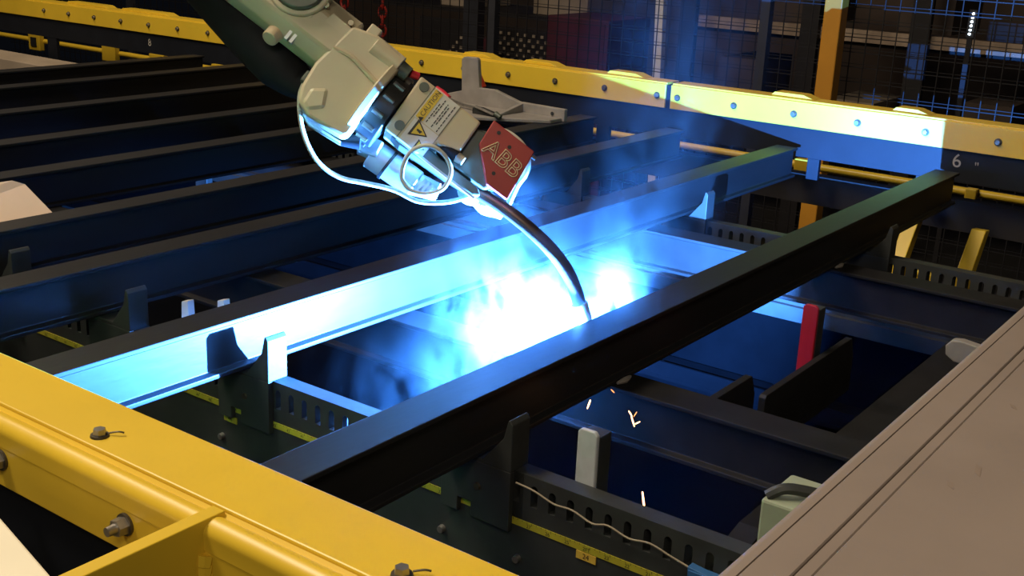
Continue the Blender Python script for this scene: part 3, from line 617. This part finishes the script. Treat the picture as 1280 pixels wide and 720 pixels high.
def perforated(outline_y, zlo, zhi, tilt, label, x=4.02):
    t = thing('perforated_sheet', (x, (outline_y[0] + outline_y[1]) / 2, FZ), label, 'sheet', 'perforated sheets behind the fence')
    m = MB(); p = 0.026
    ny = int((outline_y[1] - outline_y[0]) / p); nz2 = int((zhi - zlo) / p)
    for i in range(ny):
        for j in range(nz2):
            y = outline_y[0] + i * p; z = zlo + j * p
            if tilt and z > zhi - (zhi - zlo) * abs(y - outline_y[0]) / (outline_y[1] - outline_y[0]) : continue
            if (i + j) % 2: m.box((x, y, z), (x + 0.006, y + p * 0.62, z + p * 0.55))
    q = m.build('strands', 'carton', t); q['kind'] = 'stuff'
    MB().box((x + 0.007, outline_y[0], FZ), (x + 0.02, outline_y[1], zhi)).build('backing', 'rack_dark', t)
perforated((3.47, 3.80), -0.25, 0.10, False, 'tan perforated sheet left of the maroon cabinet')
perforated((3.94, 4.32), -0.30, 0.11, True, 'tan perforated sheet with a sloping top, behind the robot wrist')
o = MB().box((3.55, 3.55, FZ), (3.60, 3.64, 1.6)).build('dark_column', 'fence_post'); tag(o, 'dark column between the two perforated sheets', 'column')
o = MB().box((3.9, 3.74, -0.3), (3.93, 3.79, 0.05)).build('maroon_tube', 'maroon'); tag(o, 'short dark red tube in front of the perforated sheet', 'tube')
for yy, zz, n, lab in ((4.57, 0.16, 5, 'red chain hanging behind the fence right of the robot forearm'), (4.86, 0.19, 4, 'red chain hanging close behind the robot forearm')):
    t = thing('red_chain', (4.0, yy, zz), lab, 'chain', 'red chains behind the fence')
    for k in range(n):
        zc = zz - k * 0.05
        pts = [(4.0 + (0.0 if k % 2 else 0.012 * math.cos(a)), yy + (0.028 * math.cos(a) if k % 2 else 0.012 * math.cos(a)), zc + 0.034 * math.sin(a)) for a in [i * math.pi / 4 for i in range(9)]]
        MB().tube(pts, 0.007, 6, 2).build('link', 'chain_red', t, True)
    MB().box((3.995, yy - 0.005, zz + 0.03), (4.005, yy + 0.005, 1.3)).build('hook', 'chain_red', t)

# ================================================================== weld smoke
sm = bpy.data.materials.new('smoke'); sm.use_nodes = True; nt = sm.node_tree; N = nt.nodes; L = nt.links
for n in list(N):
    if n.type != 'OUTPUT_MATERIAL': N.remove(n)
out = [n for n in N if n.type == 'OUTPUT_MATERIAL'][0]
vs = N.new('ShaderNodeVolumeScatter'); vs.inputs['Color'].default_value = (0.62, 0.86, 1.0, 1); vs.inputs['Anisotropy'].default_value = 0.1
L.new(vs.outputs[0], out.inputs['Volume'])
geo = N.new('ShaderNodeNewGeometry')
def vmath(op, a, b=None):
    n = N.new('ShaderNodeVectorMath'); n.operation = op
    for i, x in enumerate((a, b)):
        if x is None: continue
        if isinstance(x, tuple): n.inputs[i].default_value = x
        else: L.new(x, n.inputs[i])
    return n
def fmath(op, a, b=None, clamp=False):
    n = N.new('ShaderNodeMath'); n.operation = op; n.use_clamp = clamp
    for i, x in enumerate((a, b)):
        if x is None: continue
        if isinstance(x, (int, float)): n.inputs[i].default_value = x
        else: L.new(x, n.inputs[i])
    return n.outputs[0]
nz = N.new('ShaderNodeTexNoise'); nz.inputs['Scale'].default_value = 15.0; nz.inputs['Detail'].default_value = 6; nz.inputs['Distortion'].default_value = 1.6
mp = N.new('ShaderNodeMapping'); mp.inputs['Scale'].default_value = (1, 1, 0.6); L.new(geo.outputs['Position'], mp.inputs[0]); L.new(mp.outputs[0], nz.inputs['Vector'])
def blob(c, s, strength):
    d = vmath('SUBTRACT', geo.outputs['Position'], c)
    q = vmath('DIVIDE', d.outputs[0], s)
    ln = vmath('LENGTH', q.outputs[0]).outputs['Value']
    sq = fmath('MULTIPLY', ln, ln)
    return fmath('MULTIPLY', fmath('POWER', 2.718, fmath('MULTIPLY', sq, -1.0)), strength)
tot = None
for c, s, st in (((0.270, 0.915, 0.118), (0.068, 0.070, 0.066), 4.6), ((0.41, 0.84, 0.115), (0.050, 0.042, 0.052), 4.6), ((0.36, 1.01, 0.25), (0.07, 0.05, 0.045), 0.34),
                 ((0.50, 0.87, 0.19), (0.06, 0.05, 0.09), 0.20), ((0.66, 0.92, 0.34), (0.09, 0.08, 0.15), 0.12), ((0.95, 1.06, 0.52), (0.14, 0.10, 0.20), 0.08), ((0.2, 0.90, 0.06), (0.16, 0.09, 0.06), 0.30)):
    b_ = blob(c, s, st); tot = b_ if tot is None else fmath('ADD', tot, b_)
th = fmath('MULTIPLY', fmath('SUBTRACT', nz.outputs['Fac'], 0.47), 10.0, True)
L.new(fmath('MULTIPLY', fmath('MULTIPLY', tot, th), 1.0), vs.inputs['Density'])
MATS['smoke'] = sm
o = MB().box((0.0, 0.70, 0.0), (1.3, 1.4, 0.95)).build('weld_smoke', 'smoke')
tag(o, 'glowing blue white weld smoke curling up around the torch tip', 'smoke', kind='stuff')
